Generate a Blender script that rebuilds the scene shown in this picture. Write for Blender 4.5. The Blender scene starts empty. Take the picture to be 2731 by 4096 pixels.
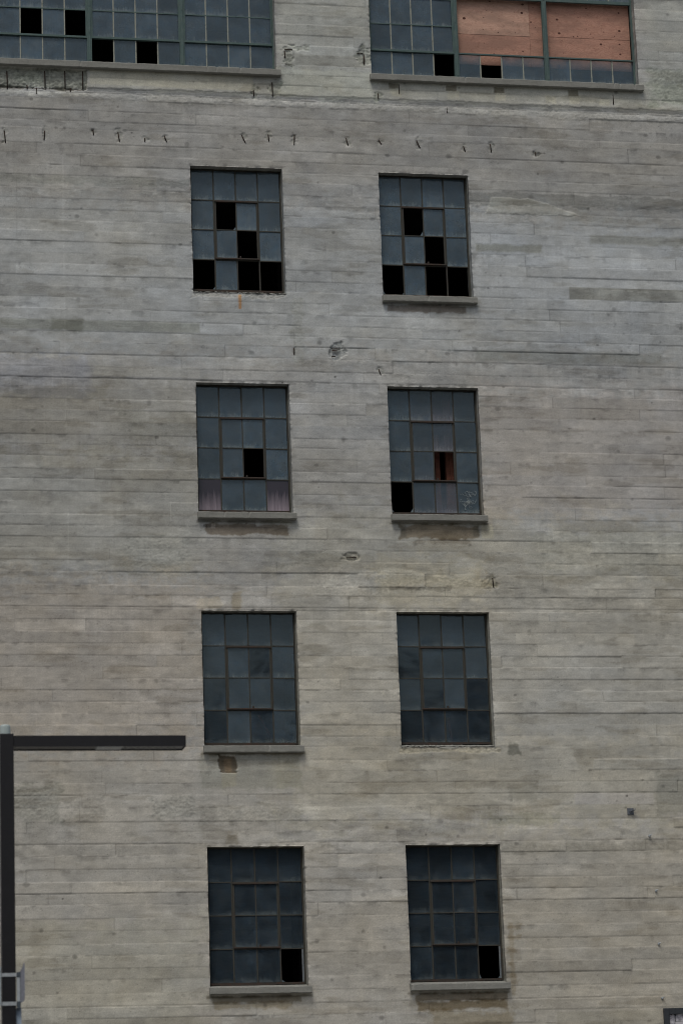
import bpy, math, random
import numpy as np
from mathutils import Vector, Matrix
random.seed(7); RNG = np.random.default_rng(11)
S = bpy.context.scene; COL = S.collection
R = math.radians

# ------------------------------------------------------------------ camera
CX, CD, CZ = -6.8715, 44.0267, 1.6
YAW, PIT, ROL, FP = .2036, .2407, -.0363, 12016.07
cy, sy, cp, sp = math.cos(YAW), math.sin(YAW), math.cos(PIT), math.sin(PIT)
fwd = Vector((sy*cp, cy*cp, sp)); r0 = Vector((cy, -sy, 0)); u0 = r0.cross(fwd)
c_, s_ = math.cos(ROL), math.sin(ROL)
rgt = c_*r0 + s_*u0; upv = -s_*r0 + c_*u0
CAM = Vector((CX, -CD, CZ))
cam_d = bpy.data.cameras.new('camera'); cam = bpy.data.objects.new('camera', cam_d); COL.objects.link(cam)
cam.matrix_world = Matrix(((rgt.x, upv.x, -fwd.x, CAM.x), (rgt.y, upv.y, -fwd.y, CAM.y), (rgt.z, upv.z, -fwd.z, CAM.z), (0, 0, 0, 1)))
cam_d.sensor_fit = 'VERTICAL'; cam_d.sensor_height = 36; cam_d.lens = FP/4096*36
cam_d.clip_start = .5; cam_d.clip_end = 3000
cam_d.dof.use_dof = True; cam_d.dof.focus_distance = 46.5; cam_d.dof.aperture_fstop = 2.0
S.camera = cam

def P(px, py, Y=0.0):
    """a point of the survey photograph put on the upright plane y=Y, returned as (x, z)"""
    d = fwd*FP + rgt*(px-1365.5) - upv*(py-2048)
    t = (Y-CAM.y)/d.y; q = CAM+d*t
    return q.x, q.z

# ------------------------------------------------------------------ object helpers
def link(name, verts, faces, mat, parent=None, smooth=False):
    me = bpy.data.meshes.new(name); me.from_pydata(verts, [], faces); me.update()
    if mat: me.materials.append(mat)
    if smooth:
        for p in me.polygons: p.use_smooth = True
    o = bpy.data.objects.new(name, me); COL.objects.link(o); o.parent = parent
    return o
class MB:
    def __init__(s): s.v = []; s.f = []; s.uv = []; s.rn = []
    def box(s, x0, x1, y0, y1, z0, z1, ch=0.0):
        b = len(s.v)
        if ch <= 0:
            s.v += [(x0,y0,z0),(x1,y0,z0),(x1,y1,z0),(x0,y1,z0),(x0,y0,z1),(x1,y0,z1),(x1,y1,z1),(x0,y1,z1)]
            s.f += [tuple(b+i for i in q) for q in ((0,3,2,1),(4,5,6,7),(0,1,5,4),(1,2,6,5),(2,3,7,6),(3,0,4,7))]
        else:
            # chamfered front edges (front = y0)
            c = ch
            s.v += [(x0,y1,z0),(x1,y1,z0),(x1,y1,z1),(x0,y1,z1),
                    (x0,y0+c,z0),(x1,y0+c,z0),(x1,y0+c,z1),(x0,y0+c,z1),
                    (x0+c,y0,z0+c),(x1-c,y0,z0+c),(x1-c,y0,z1-c),(x0+c,y0,z1-c)]
            s.f += [tuple(b+i for i in q) for q in ((0,3,2,1),(0,1,5,4),(1,2,6,5),(2,3,7,6),(3,0,4,7),
                    (4,5,9,8),(5,6,10,9),(6,7,11,10),(7,4,8,11),(8,9,10,11))]
        return s
    def tube(s, pts, r, n=8, caps=True):
        b = len(s.v); pts = [Vector(p) for p in pts]
        for i, p in enumerate(pts):
            d = (pts[min(i+1, len(pts)-1)]-pts[max(i-1, 0)]).normalized()
            a = d.orthogonal().normalized(); c = d.cross(a)
            rr = r[i] if isinstance(r, (list, tuple)) else r
            for k in range(n):
                t = 2*math.pi*k/n; s.v.append(tuple(p+(a*math.cos(t)+c*math.sin(t))*rr))
        for i in range(len(pts)-1):
            for k in range(n):
                k2 = (k+1) % n; s.f.append((b+i*n+k, b+i*n+k2, b+(i+1)*n+k2, b+(i+1)*n+k))
        if caps:
            s.f.append(tuple(b+k for k in range(n))[::-1]); s.f.append(tuple(b+(len(pts)-1)*n+k for k in range(n)))
        return s
    def prism(s, poly, fn, t0, t1):
        """poly: list of 2-D points; fn(a,b,t) -> 3-D"""
        b = len(s.v); n = len(poly)
        s.v += [fn(a, c, t0) for a, c in poly] + [fn(a, c, t1) for a, c in poly]
        s.f += [tuple(b+i for i in range(n))[::-1], tuple(b+n+i for i in range(n))]
        s.f += [(b+i, b+(i+1) % n, b+n+(i+1) % n, b+n+i) for i in range(n)]
        return s
    def build(s, name, mat, parent=None, smooth=False): return link(name, s.v, s.f, mat, parent, smooth)
def empty(name, loc):
    o = bpy.data.objects.new(name, None); COL.objects.link(o); o.location = loc; o.empty_display_size = .3; return o
def tag(o, label=None, cat=None, group=None, kind=None):
    if label: o['label'] = label
    if cat: o['category'] = cat
    if group: o['group'] = group
    if kind: o['kind'] = kind
    return o

# ------------------------------------------------------------------ materials
class NT:
    def __init__(s, name):
        s.m = bpy.data.materials.new(name); s.m.use_nodes = True; s.t = s.m.node_tree; s.t.nodes.clear()
        s.out = s.n('ShaderNodeOutputMaterial')
    def n(s, typ, **k):
        o = s.t.nodes.new(typ)
        for a, v in k.items(): setattr(o, a, v)
        return o
    def l(s, a, b): s.t.links.new(a, b)
    def put(s, node, key, v):
        if hasattr(v, 'is_linked'): s.l(v, node.inputs[key])
        elif v is not None: node.inputs[key].default_value = v
    def math(s, op, a, b=None, c=None, clamp=False):
        o = s.n('ShaderNodeMath', operation=op, use_clamp=clamp)
        s.put(o, 0, a); s.put(o, 1, b); s.put(o, 2, c); return o.outputs[0]
    def mix(s, f, a, b, blend='MIX'):
        o = s.n('ShaderNodeMix', data_type='RGBA', blend_type=blend)
        s.put(o, 0, f); s.put(o, 6, a); s.put(o, 7, b); return o.outputs[2]
    def noise(s, vec, scale, detail=3, rough=.55):
        o = s.n('ShaderNodeTexNoise'); s.put(o, 'Vector', vec); o.inputs['Scale'].default_value = scale
        o.inputs['Detail'].default_value = detail; o.inputs['Roughness'].default_value = rough; return o.outputs[0]
    def mapr(s, v, a, b, c, d):
        o = s.n('ShaderNodeMapRange'); s.put(o, 0, v)
        for i, q in enumerate((a, b, c, d)): o.inputs[i+1].default_value = q
        return o.outputs[0]
    def vscale(s, vec, sc):
        o = s.n('ShaderNodeMapping'); s.put(o, 'Vector', vec); o.inputs['Scale'].default_value = sc; return o.outputs[0]
    def bsdf(s, col, rough, bump=None, bstr=.3, bdist=.01, metallic=0, spec=.5):
        p = s.n('ShaderNodeBsdfPrincipled'); s.put(p, 'Base Color', col); s.put(p, 'Roughness', rough)
        p.inputs['Metallic'].default_value = metallic; p.inputs['Specular IOR Level'].default_value = spec
        if bump is not None:
            b = s.n('ShaderNodeBump'); b.inputs['Strength'].default_value = bstr; b.inputs['Distance'].default_value = bdist
            s.l(bump, b.inputs['Height']); s.l(b.outputs[0], p.inputs['Normal'])
        return p.outputs[0]
    def done(s, sh): s.l(sh, s.out.inputs[0]); return s.m
def C(r, g, b): return (r, g, b, 1)

def mat_wall():
    t = NT('board_formed_concrete'); a = t.n('ShaderNodeAttribute', attribute_name='tone'); g = t.n('ShaderNodeNewGeometry')
    pos = g.outputs['Position']
    n1 = t.noise(pos, 55, 4, .65); n2 = t.noise(pos, 190, 2, .6)
    n3 = t.noise(t.vscale(pos, (4, 4, 60)), 1.0, 4, .6)
    f = t.math('ADD', t.mapr(n1, .25, .75, .87, 1.13), t.mapr(n2, .3, .7, -.045, .045))
    f = t.math('MULTIPLY', f, t.mapr(n3, .3, .7, .95, 1.05))
    col = t.mix(1.0, a.outputs['Color'], C(1, 1, 1), 'MULTIPLY')
    cm = t.n('ShaderNodeVectorMath', operation='SCALE'); t.l(col, cm.inputs[0]); t.l(f, cm.inputs['Scale'])
    bm = t.math('ADD', t.math('MULTIPLY', n1, .7), t.math('MULTIPLY', n2, .3))
    return t.done(t.bsdf(cm.outputs[0], .93, bm, .35, .006, spec=.25))
def mat_concrete(name, col, var=.12, sc=25):
    t = NT(name); g = t.n('ShaderNodeNewGeometry'); pos = g.outputs['Position']
    n1 = t.noise(pos, sc, 6, .65); n2 = t.noise(t.vscale(pos, (1.2, 1, 5)), 3, 3); n3 = t.noise(pos, 140, 2)
    f = t.math('MULTIPLY', t.mapr(n1, .25, .75, 1-var, 1+var), t.mapr(n2, .3, .7, 1-var, 1+var))
    f = t.math('MULTIPLY', f, t.mapr(n3, .3, .7, .92, 1.08))
    cm = t.n('ShaderNodeVectorMath', operation='SCALE'); cm.inputs[0].default_value = col; t.l(f, cm.inputs['Scale'])
    return t.done(t.bsdf(cm.outputs[0], .92, n1, .4, .008, spec=.25))
def mat_metal(name, col, col2, lo=.5, hi=.7, rough=.6, sc=14, spec=.35):
    t = NT(name); g = t.n('ShaderNodeNewGeometry'); n = t.noise(g.outputs['Position'], sc, 6, .7)
    n2 = t.noise(g.outputs['Position'], sc*6, 2, .6)
    c = t.mix(t.mapr(n, lo, hi, 0, 1), C(*col), C(*col2))
    c = t.mix(t.mapr(n2, .55, .75, 0, .35), c, C(*[min(1, x*2.0) for x in col]))
    return t.done(t.bsdf(c, rough, n, .15, .003, spec=spec))
def mat_glass():
    t = NT('dusty_window_glass'); uv = t.n('ShaderNodeUVMap', uv_map='pane').outputs[0]
    sep = t.n('ShaderNodeSeparateXYZ'); t.l(uv, sep.inputs[0])
    at = t.n('ShaderNodeAttribute', attribute_name='pane_look'); asep = t.n('ShaderNodeSeparateColor'); t.l(at.outputs['Color'], asep.inputs[0])
    film, rnd, stain = asep.outputs[0], asep.outputs[1], asep.outputs[2]
    g = t.n('ShaderNodeNewGeometry').outputs['Position']
    u, v = sep.outputs[0], sep.outputs[1]
    streak = t.noise(t.vscale(g, (45, 1, 3.0)), 1.0, 4, .65)
    cloud = t.noise(g, 3.6, 4, .55); cloud2 = t.noise(g, 9, 3, .6)
    fringe = t.math('MULTIPLY', t.mapr(t.math('ADD', v, t.math('MULTIPLY', streak, -.42)), -.20, -.02, 1, 0), t.mapr(cloud2, .35, .65, .15, 1), clamp=True)
    edge_u = t.math('MULTIPLY', t.math('ABSOLUTE', t.math('SUBTRACT', u, .5)), 2)
    edge_v = t.math('MULTIPLY', t.math('ABSOLUTE', t.math('SUBTRACT', v, .5)), 2)
    edge = t.math('MAXIMUM', t.mapr(edge_u, .75, 1.0, 0, 1), t.mapr(edge_v, .8, 1.0, 0, 1))
    base = t.math('MULTIPLY', film, t.mapr(cloud, .3, .7, .62, 1.30))
    base = t.math('MULTIPLY', base, t.mapr(streak, .3, .7, .94, 1.06))
    base = t.math('MULTIPLY', base, t.mapr(rnd, 0, 1, .72, 1.26))
    base = t.math('ADD', base, t.math('MULTIPLY', edge, t.math('MULTIPLY', film, .28)))
    base = t.math('ADD', base, t.math('MULTIPLY', fringe, t.math('MULTIPLY', film, .5)), clamp=True)
    base = t.math('MAXIMUM', base, t.math('MULTIPLY', stain, .93))
    dustc = t.mix(t.mapr(cloud2, .3, .7, 0, 1), C(.082, .126, .170), C(.105, .136, .160))
    dustc = t.mix(t.math('MULTIPLY', fringe, .75), dustc, C(.21, .25, .255))
    pstreak = t.mapr(t.math('ADD', v, t.math('MULTIPLY', t.noise(t.vscale(g, (26, 1, 1.6)), 1.0, 4, .7), -.9)), -.50, .12, 1, 0)
    dustc = t.mix(stain, dustc, t.mix(pstreak, C(.050, .042, .055), C(.30, .25, .285)))
    dif = t.n('ShaderNodeBsdfDiffuse'); t.l(dustc, dif.inputs[0])
    tr = t.n('ShaderNodeBsdfTransparent'); tr.inputs[0].default_value = C(.88, .92, .94)
    ms = t.n('ShaderNodeMixShader'); t.l(base, ms.inputs[0]); t.l(tr.outputs[0], ms.inputs[1]); t.l(dif.outputs[0], ms.inputs[2])
    gl = t.n('ShaderNodeBsdfGlossy'); gl.inputs['Roughness'].default_value = .07; gl.inputs[0].default_value = C(.78, .93, .95)
    bp = t.n('ShaderNodeBump'); bp.inputs['Strength'].default_value = .10; bp.inputs['Distance'].default_value = .02
    t.l(t.noise(g, 2.6, 2), bp.inputs['Height']); t.l(bp.outputs[0], gl.inputs['Normal'])
    fr = t.n('ShaderNodeFresnel'); fr.inputs[0].default_value = 1.62
    ff = t.math('MULTIPLY', fr.outputs[0], t.mapr(base, 0, 1, 1.25, .5))
    m2 = t.n('ShaderNodeMixShader'); t.l(ff, m2.inputs[0]); t.l(ms.outputs[0], m2.inputs[1]); t.l(gl.outputs[0], m2.inputs[2])
    return t.done(m2.outputs[0])
def mat_plywood(nm='weathered_plywood', ca=(.50, .28, .205), cb=(.34, .155, .105)):
    t = NT(nm); g = t.n('ShaderNodeNewGeometry').outputs['Position']
    w = t.n('ShaderNodeTexWave', wave_type='BANDS', bands_direction='Z'); t.l(t.vscale(g, (.55, 1, 1)), w.inputs[0])
    w.inputs['Scale'].default_value = 9; w.inputs['Distortion'].default_value = 22; w.inputs['Detail'].default_value = 2; w.inputs['Detail Scale'].default_value = 1.1
    n = t.noise(t.vscale(g, (1, 1, 3)), 2.2, 4)
    vo = t.n('ShaderNodeTexVoronoi'); t.l(t.vscale(g, (1, 1, 1.25)), vo.inputs['Vector']); vo.inputs['Scale'].default_value = 3.1
    knot = t.math('MULTIPLY', t.mapr(vo.outputs['Distance'], .085, .125, 1, 0), 0.0)
    c = t.mix(t.mapr(w.outputs[1], .2, .9, .05, .5), C(*ca), C(*cb))
    c = t.mix(t.mapr(n, .40, .62, 0, .85), c, C(*[q_*.62 for q_ in ca])); c = t.mix(t.mapr(t.noise(g, 16, 4, .7), .55, .72, 0, .5), c, C(.20, .085, .055))
    c = t.mix(t.mapr(t.noise(g, 40, 3), .6, .72, 0, .35), c, C(.12, .06, .04))
    c = t.mix(t.math('MULTIPLY', knot, .85, clamp=True), c, C(.075, .018, .010))
    return t.done(t.bsdf(c, .8, w.outputs[1], .1, .004))
def mat_plain(name, col, rough=.7, var=.1, sc=20, spec=.4):
    t = NT(name); g = t.n('ShaderNodeNewGeometry').outputs['Position']; n = t.noise(g, sc, 4)
    cm = t.n('ShaderNodeVectorMath', operation='SCALE'); cm.inputs[0].default_value = col
    t.l(t.mapr(n, .3, .7, 1-var, 1+var), cm.inputs['Scale'])
    return t.done(t.bsdf(cm.outputs[0], rough, spec=spec))
def mat_poster():
    t = NT('torn_poster_paper'); g = t.n('ShaderNodeNewGeometry').outputs['Position']
    n = t.noise(t.vscale(g, (9, 1, 14)), 1.0, 5, .7); vo = t.n('ShaderNodeTexVoronoi', feature='F1'); t.l(g, vo.inputs['Vector']); vo.inputs['Scale'].default_value = 3.2
    c = t.mix(t.mapr(n, .42, .6, 0, 1), C(.20, .20, .23), C(.55, .54, .58))
    c = t.mix(t.mapr(n, .60, .63, 0, .8), c, C(.62, .62, .65)); c = t.mix(t.mapr(n, .38, .36, 0, .8), c, C(.03, .04, .05))
    return t.done(t.bsdf(c, .6))
M = dict(wall=mat_wall(), sill=mat_concrete('window_sill_concrete', (.24, .243, .222)), glass=mat_glass(), ply=mat_plywood(),
    steel=mat_metal('rusted_steel_window_bar', (.046, .046, .038), (.062, .042, .030), .52, .75, .75),
    rail=mat_metal('rusty_sash_rail', (.040, .035, .029), (.070, .038, .028), .45, .7, .8),
    teal=mat_metal('faded_teal_window_paint', (.066, .112, .108), (.10, .14, .13), .45, .7, .6),
    putty=mat_metal('dried_window_putty', (.32, .33, .28), (.17, .18, .155), .5, .7, .85),
    black=mat_metal('black_powder_coated_steel', (.014, .014, .016), (.018, .018, .021), .5, .7, .42, 8, .4),
    silver=mat_metal('galvanised_strap', (.42, .46, .48), (.30, .33, .36), .4, .7, .45, 30, .5),
    rebar=mat_metal('rusted_reinforcing_bar', (.022, .014, .011), (.075, .030, .018), .5, .7, .9, 60),
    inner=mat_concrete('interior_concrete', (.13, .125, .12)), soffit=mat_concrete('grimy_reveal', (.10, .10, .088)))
BD = empty('factory_building', (2.2, 0, 0))
tag(BD, 'tall weathered board-formed concrete factory wall with broken steel windows', 'building')
BX = 2.2   # children are given world coordinates; the empty's offset is taken off at the end

# ------------------------------------------------------------------ openings
XL = [(0.0, 1.4599), (3.0154, 4.4724)]
TOPS = [18.2151, 14.6719, 11.0719, 7.4829]; BOTS = [16.1401, 12.5911, 8.9824, 5.3957]
xa0, _ = P(364-3*371, 253); xa1, za = P(1105, 282); xb0, zb1 = P(1486, 298); xb1, zb2 = P(2553, 349)
ZB = (za+zb1+zb2)/3                                        # foot of the two wide windows
ZT = ZB+5*.487+.05                                         # head, above the picture
HOLES = [(a, b, BOTS[r], TOPS[r]) for r in range(4) for (a, b) in XL] + [(xa0, xa1, ZB, ZT), (xb0, xb1, ZB, ZT)]

# ------------------------------------------------------------------ the wall sheet
def axis(lo, hi, flo, fhi, fine, coarse, snaps):
    pts = sorted(set([round(v, 5) for v in [lo, flo, fhi, hi]+snaps])); out = [pts[0]]
    for a, b in zip(pts[:-1], pts[1:]):
        st = fine if (a >= flo-1e-6 and b <= fhi+1e-6) else coarse
        n = max(1, int(round((b-a)/st))); out += [a+(b-a)*(i+1)/n for i in range(n)]
    return np.array(out)
xs = axis(-16, 20, -4.4, 9.0, .0135, .16, [h[i] for h in HOLES for i in (0, 1)])
zs = axis(0, 25.5, 4.3, 21.6, .0125, .16, [h[i] for h in HOLES for i in (2, 3)])
NX, NZ = len(xs), len(zs)
def _ax(v, s, off):
    q = (v-v[0])/s+off; i = np.floor(q).astype(int); t = q-i; return i, t*t*(3-2*t)
def vn(sx, sz, seed):
    rg = np.random.default_rng(seed); ix, tx = _ax(xs, sx, rg.random()); iz, tz = _ax(zs, sz, rg.random())
    L = rg.random((iz.max()+2, ix.max()+2)).astype(np.float32)*2-1
    A = L[:, ix]*(1-tx)+L[:, ix+1]*tx
    return (A[iz]*(1-tz)[:, None]+A[iz+1]*tz[:, None]).astype(np.float32)
def fbm(sx, sz, seed, o=4, g=.55):
    r = 0; a = 1; tot = 0
    for k in range(o): r = r+a*vn(sx/2**k, sz/2**k, seed+k*101); tot += a; a *= g
    return r/tot*1.6
II, JJ = np.meshgrid(np.arange(NZ), np.arange(NX), indexing='ij')
wX = fbm(.5, .35, 900, 4); wZ = fbm(.6, .3, 950, 4)
def warp(a, ax, az):
    return a[np.clip(II+(wZ*az/.0125).astype(int), 0, NZ-1), np.clip(JJ+(wX*ax/.0135).astype(int), 0, NX-1)]
def sst(a, b, x): t = np.clip((x-a)/(b-a), 0, 1); return t*t*(3-2*t)
X2 = np.broadcast_to(xs.astype(np.float32), (NZ, NX)); Z2 = np.broadcast_to(zs.astype(np.float32)[:, None], (NZ, NX))

# board lines, read off at known places
LN = [(1350, y) for y in (-150, -107, -64, -20, 22, 68, 103, 146, 187, 222, 266, 306)] + \
     [(0, y) for y in (429, 472, 502, 563, 606, 650)] + \
     [(716, y) for y in (717, 767, 808, 850, 894, 937, 980, 1025, 1068, 1113, 1156, 1200)] + \
     [(0, 1200+.4847*y) for y in (55, 150, 240, 330, 432, 535, 625, 710, 800, 893, 990, 1100, 1180, 1275, 1380, 1465, 1570, 1655, 1757, 1850, 1945)] + \
     [(1450, y) for y in (2203, 2249, 2294, 2350, 2385)] + \
     [(780, y) for y in (2438, 2478, 2526, 2574, 2620, 2668, 2716, 2760, 2807, 2853, 2901, 2947, 2988, 3041)] + \
     [(2306, 2900+.508*y) for y in (352, 443, 533, 628, 735, 812, 905, 995, 1095, 1190, 1280, 1370, 1470, 1565, 1665, 1755, 1850, 1940, 2045, 2145, 2235)]
zl = sorted(P(a, b)[1] for a, b in LN); zz = [zl[0]]
for v in zl[1:]:
    if v-zz[-1] > .10: zz.append(v)
full = [];
for a, b in zip(zz[:-1], zz[1:]):
    full.append(a)
    if b-a > .30:
        n = int(round((b-a)/.19)); full += [a+(b-a)*k/n for k in range(1, n)]
full.append(zz[-1]); zlo = full[0]
while zlo > 0: zlo -= .19; full.insert(0, zlo)
while full[-1] < 26: full.append(full[-1]+.19)
zl = np.array(full)
strong = [P(0, 1409)[1], P(0, 1503)[1], P(2306, 3360)[1], P(1450, 2433)[1], P(1450, 401)[1]-.06]

tone = np.ones((NZ, NX), np.float32); H = np.zeros((NZ, NX), np.float32)     # brightness factor, height towards the street
tint = np.zeros((NZ, NX), np.float32)                                       # + warm, - cool
rough = np.zeros((NZ, NX), np.float32)
# boards: tone and small steps
rowi = np.clip(np.searchsorted(zl, zs)-1, 0, len(zl)-2); seam = np.zeros((NZ, NX), np.float32)
butts = []
for k in range(len(zl)-1):
    rs = np.where(rowi == k)[0]
    if not len(rs): continue
    x = -16-random.random()*2
    while x < 20:
        L = random.choice([1.2, 1.8, 2.4, 2.4, 3.0, 3.6, 4.2])*random.uniform(.85, 1.1); a, b = np.searchsorted(xs, [x, x+L])
        if b > a:
            tn = random.gauss(0, .027)
            if random.random() < .07: tn -= random.uniform(.07, .15)
            if random.random() < .08: tn += random.uniform(.04, .09)
            g = np.linspace(0, 1, b-a, dtype=np.float32)*random.gauss(0, .03)
            tone[rs[0]:rs[-1]+1, a:b] *= 1+tn+g; tint[rs[0]:rs[-1]+1, a:b] += random.gauss(0, .006)
            H[rs[0]:rs[-1]+1, a:b] += random.gauss(0, .0026)
            if a > 0 and random.random() < .62: butts.append((a, rs[0], rs[-1]))
        x += L
for a, r1, r2 in butts:
    if a < NX: seam[r1:r2+1, a] = np.maximum(seam[r1:r2+1, a], random.uniform(.15, .8))
# long soft edges of the forms
ln_n = fbm(.9, .25, 31, 4); ln_n2 = fbm(.16, .2, 33, 3)
for k, z0 in enumerate(zl):
    wob = .004*vn(.8, 50, 300+k)[0]
    st = random.choice([.4, .5, .6, .75, .9, 1.0])
    d = np.abs(zs[:, None]-(z0+wob)[None]); sel = np.where(np.abs(zs-z0) < .06)[0]
    if not len(sel): continue
    a, b = sel[0], sel[-1]+1; dd = d[a:b]
    m = np.clip(1-dd/.0145, 0, 1); dash = sst(-.35, .55, ln_n[a:b]+.5*ln_n2[a:b])
    seam[a:b] = np.maximum(seam[a:b], m*(.20+.80*dash**1.3)*st)
    # rough honeycombed run in places along the joint
    hr = sst(.42, .75, vn(.55, 50, 600+k)[0]+.35*vn(.1, 50, 1600+k)[0])[None]*np.clip(1-dd/.03, 0, 1)
    seam[a:b] = np.maximum(seam[a:b], hr*.75*(.6+.4*ln_n2[a:b])); rough[a:b] += .35*hr
seam *= .68+.32*sst(-.45, .45, fbm(1.7, .7, 35, 3))
for z0 in strong:
    wob = .007*vn(.5, 50, int(z0*100))[0]+.003*vn(.1, 50, 7)[0]; d = np.abs(zs[:, None]-(z0+wob)[None])
    seam = np.maximum(seam, np.clip(1-d/.017, 0, 1)*(.75+.25*ln_n2))
    lt = np.clip(1-np.abs(zs[:, None]-(z0-.055+2*wob)[None])/.045, 0, 1)*sst(-.3, .5, ln_n2+ln_n*.5); tone *= 1+.10*lt; rough += .3*lt
# surface variation
tone *= 1+.085*fbm(2.6, 1.1, 1, 4)+.10*warp(fbm(.55, .20, 5, 4), .15, .05)+.014*fbm(1.4, .045, 9, 3)+.012*fbm(.35, .03, 13, 2)+.085*fbm(.11, .08, 17, 3)+.03*warp(fbm(.25, .16, 19, 3), .1, .06)
dr = fbm(.035, 1.1, 21, 3)*sst(-.1, .6, fbm(1.1, .9, 24, 3)); tone *= 1-.05*np.clip(dr, -1, 1)
for k, z0 in enumerate([P(1450, 430)[1]]+strong[:4]):     # runs washed down from each pour joint
    dn = np.clip((z0-Z2)/random.uniform(.5, .8), 0, 1); mk = (dn > 0)*(1-dn)**1.5; tone *= 1+.11*mk*np.clip(fbm(.05, 2.0, 240+k, 3), -.9, .9)*sst(-.5, .4, fbm(.9, 3, 250+k, 3))
tint += .020*fbm(2.2, 1.4, 40, 3)+.016*warp(fbm(.4, .3, 44, 3), .1, .05)
# each board took up dirt and lime in blotches of its own
def perboard(sx, seed, o=3):
    nb_ = len(zl); acc = 0; a = 1; rg = np.random.default_rng(seed)
    for k in range(o):
        ix, tx = _ax(xs, sx/2**k, rg.random()); L = rg.random((nb_, ix.max()+2)).astype(np.float32)*2-1
        acc = acc+a*(L[:, ix]*(1-tx)+L[:, ix+1]*tx); a *= .6
    return acc[rowi].astype(np.float32)
pb1 = perboard(.9, 201, 4); pb2 = perboard(.28, 205, 3)
tone *= 1+.036*pb1+.034*pb2; tint += .004*perboard(.7, 209, 2)
wash = sst(.45, 1.1, pb1+.6*fbm(.5, .4, 211, 3)); tone *= 1+.06*wash
# crumbly, layered concrete about each pour joint
lay = warp(fbm(.75, .055, 221, 4), .25, .09); lay2 = warp(fbm(.10, .05, 225, 3), .1, .05); lump = fbm(1.0, .5, 229, 3)
for (pa, pb_, amt) in (((0, 700), (0, 835), 1.0), ((0, 1395), (0, 1540), .8), ((1450, 2270), (1450, 2440), .8), ((2306, 3180), (2306, 3410), .75), ((1446, 395), (1446, 470), .7), ((0, 2130), (0, 2290), .5)):
    z1_, z0_ = P(*pa)[1], P(*pb_)[1]; mk = sst(-.06, .14, np.minimum(Z2-z0_, z1_-Z2)+.12*lump)*amt*sst(-.5, .3, lump)
    tone *= 1+mk*(.16*np.clip(lay*1.3, -1, 1)+.07*lay2); rough = np.maximum(rough, .35*mk*sst(-.2, .5, lay2))
# smudges hanging under joints
below = (zl[np.clip(rowi+1, 0, len(zl)-1)]-zs).astype(np.float32)[:, None]
sm = sst(.30, .85, fbm(.24, .14, 51, 4)+.25*fbm(.06, .3, 54, 2))*np.clip(1-below/.11, 0, 1); tone *= 1-.32*sm
sm2 = sst(.38, .72, warp(fbm(.7, .16, 57, 4), .15, .03)); tone *= 1-.17*sm2; tint += .02*sm2
lt2 = sst(.35, .8, warp(fbm(.9, .2, 61, 4), .2, .04)); tone *= 1+.12*lt2
# knots and small holes
def stamp(x, z, rx, rz, fn):
    a, b = np.searchsorted(xs, [x-rx, x+rx]); c, d = np.searchsorted(zs, [z-rz, z+rz])
    if b <= a or d <= c: return
    q = ((xs[a:b]-x)/rx)**2+((zs[c:d, None]-z)/rz)**2; fn(slice(c, d), slice(a, b), np.clip(1-q, 0, 1).astype(np.float32))
kn = fbm(1.6, .9, 73, 3)
for _ in range(1400):
    x, z = random.uniform(-4.4, 9), random.uniform(4.3, 21.6)
    if kn[np.searchsorted(zs, z), np.searchsorted(xs, x)]+(.35 if z > 13.5 else -.05)+random.gauss(0, .2) < .12: continue
    if False: pass; k = zl[min(len(zl)-1, max(0, np.searchsorted(zl, z)))]
    if random.random() < .45: z = k-random.uniform(-.01, .03)
    r = random.choice([.017, .022, .026, .032, .042])*random.uniform(.8, 1.2); s = random.uniform(.2, .62)
    def f(a, b, q, s=s): tone[a, b] *= 1-s*np.sqrt(q)*(.75+.25*wX[a, b]); H[a, b] -= .001*q
    stamp(x, z, r*random.uniform(.9, 1.35), r*random.uniform(.75, 1.15), f)
ndot = 9500; dx = RNG.uniform(-4.3, 9, ndot); dz = RNG.uniform(4.4, 21.5, ndot)
ai = np.searchsorted(xs, dx); ci = np.searchsorted(zs, dz); keep = (fbm(.9, .5, 71, 3)[ci, ai] > -.15)
tone[ci[keep], ai[keep]] *= RNG.uniform(.55, .88, keep.sum()).astype(np.float32)

# marks that have their own place on the wall ------------------------------
edge1 = fbm(.22, .12, 81, 4); edge2 = fbm(.06, .05, 85, 3)
RGBM = np.ones((3, NZ, NX), np.float32)
def region(x0, y0, x1, y1, soft, wob, ell=False):
    (xa, zt1), (xb, zt2) = P(x0, y0), P(x1, y0); (_, zb1), (_, zb2) = P(x0, y1), P(x1, y1)
    zt, zb = (zt1+zt2)/2, (zb1+zb2)/2; pad = soft+wob+.05
    a, b = np.searchsorted(xs, [xa-pad, xb+pad]); c, d = np.searchsorted(zs, [zb-pad, zt+pad])
    sl = (slice(c, d), slice(a, b)); X = X2[sl]; Z = Z2[sl]
    if ell: sd = (1-np.sqrt(((X-(xa+xb)/2)/((xb-xa)*.55))**2+((Z-(zb+zt)/2)/((zt-zb)*.55))**2))*min(xb-xa, zt-zb)*.5+wob*(.6*edge1[sl]+.9*edge2[sl])
    else: sd = np.minimum(np.minimum(X-xa, xb-X), np.minimum(Z-zb, zt-Z))+wob*(edge1[sl]+.5*edge2[sl])
    return sl, sst(-soft/2, soft/2, sd)
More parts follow.
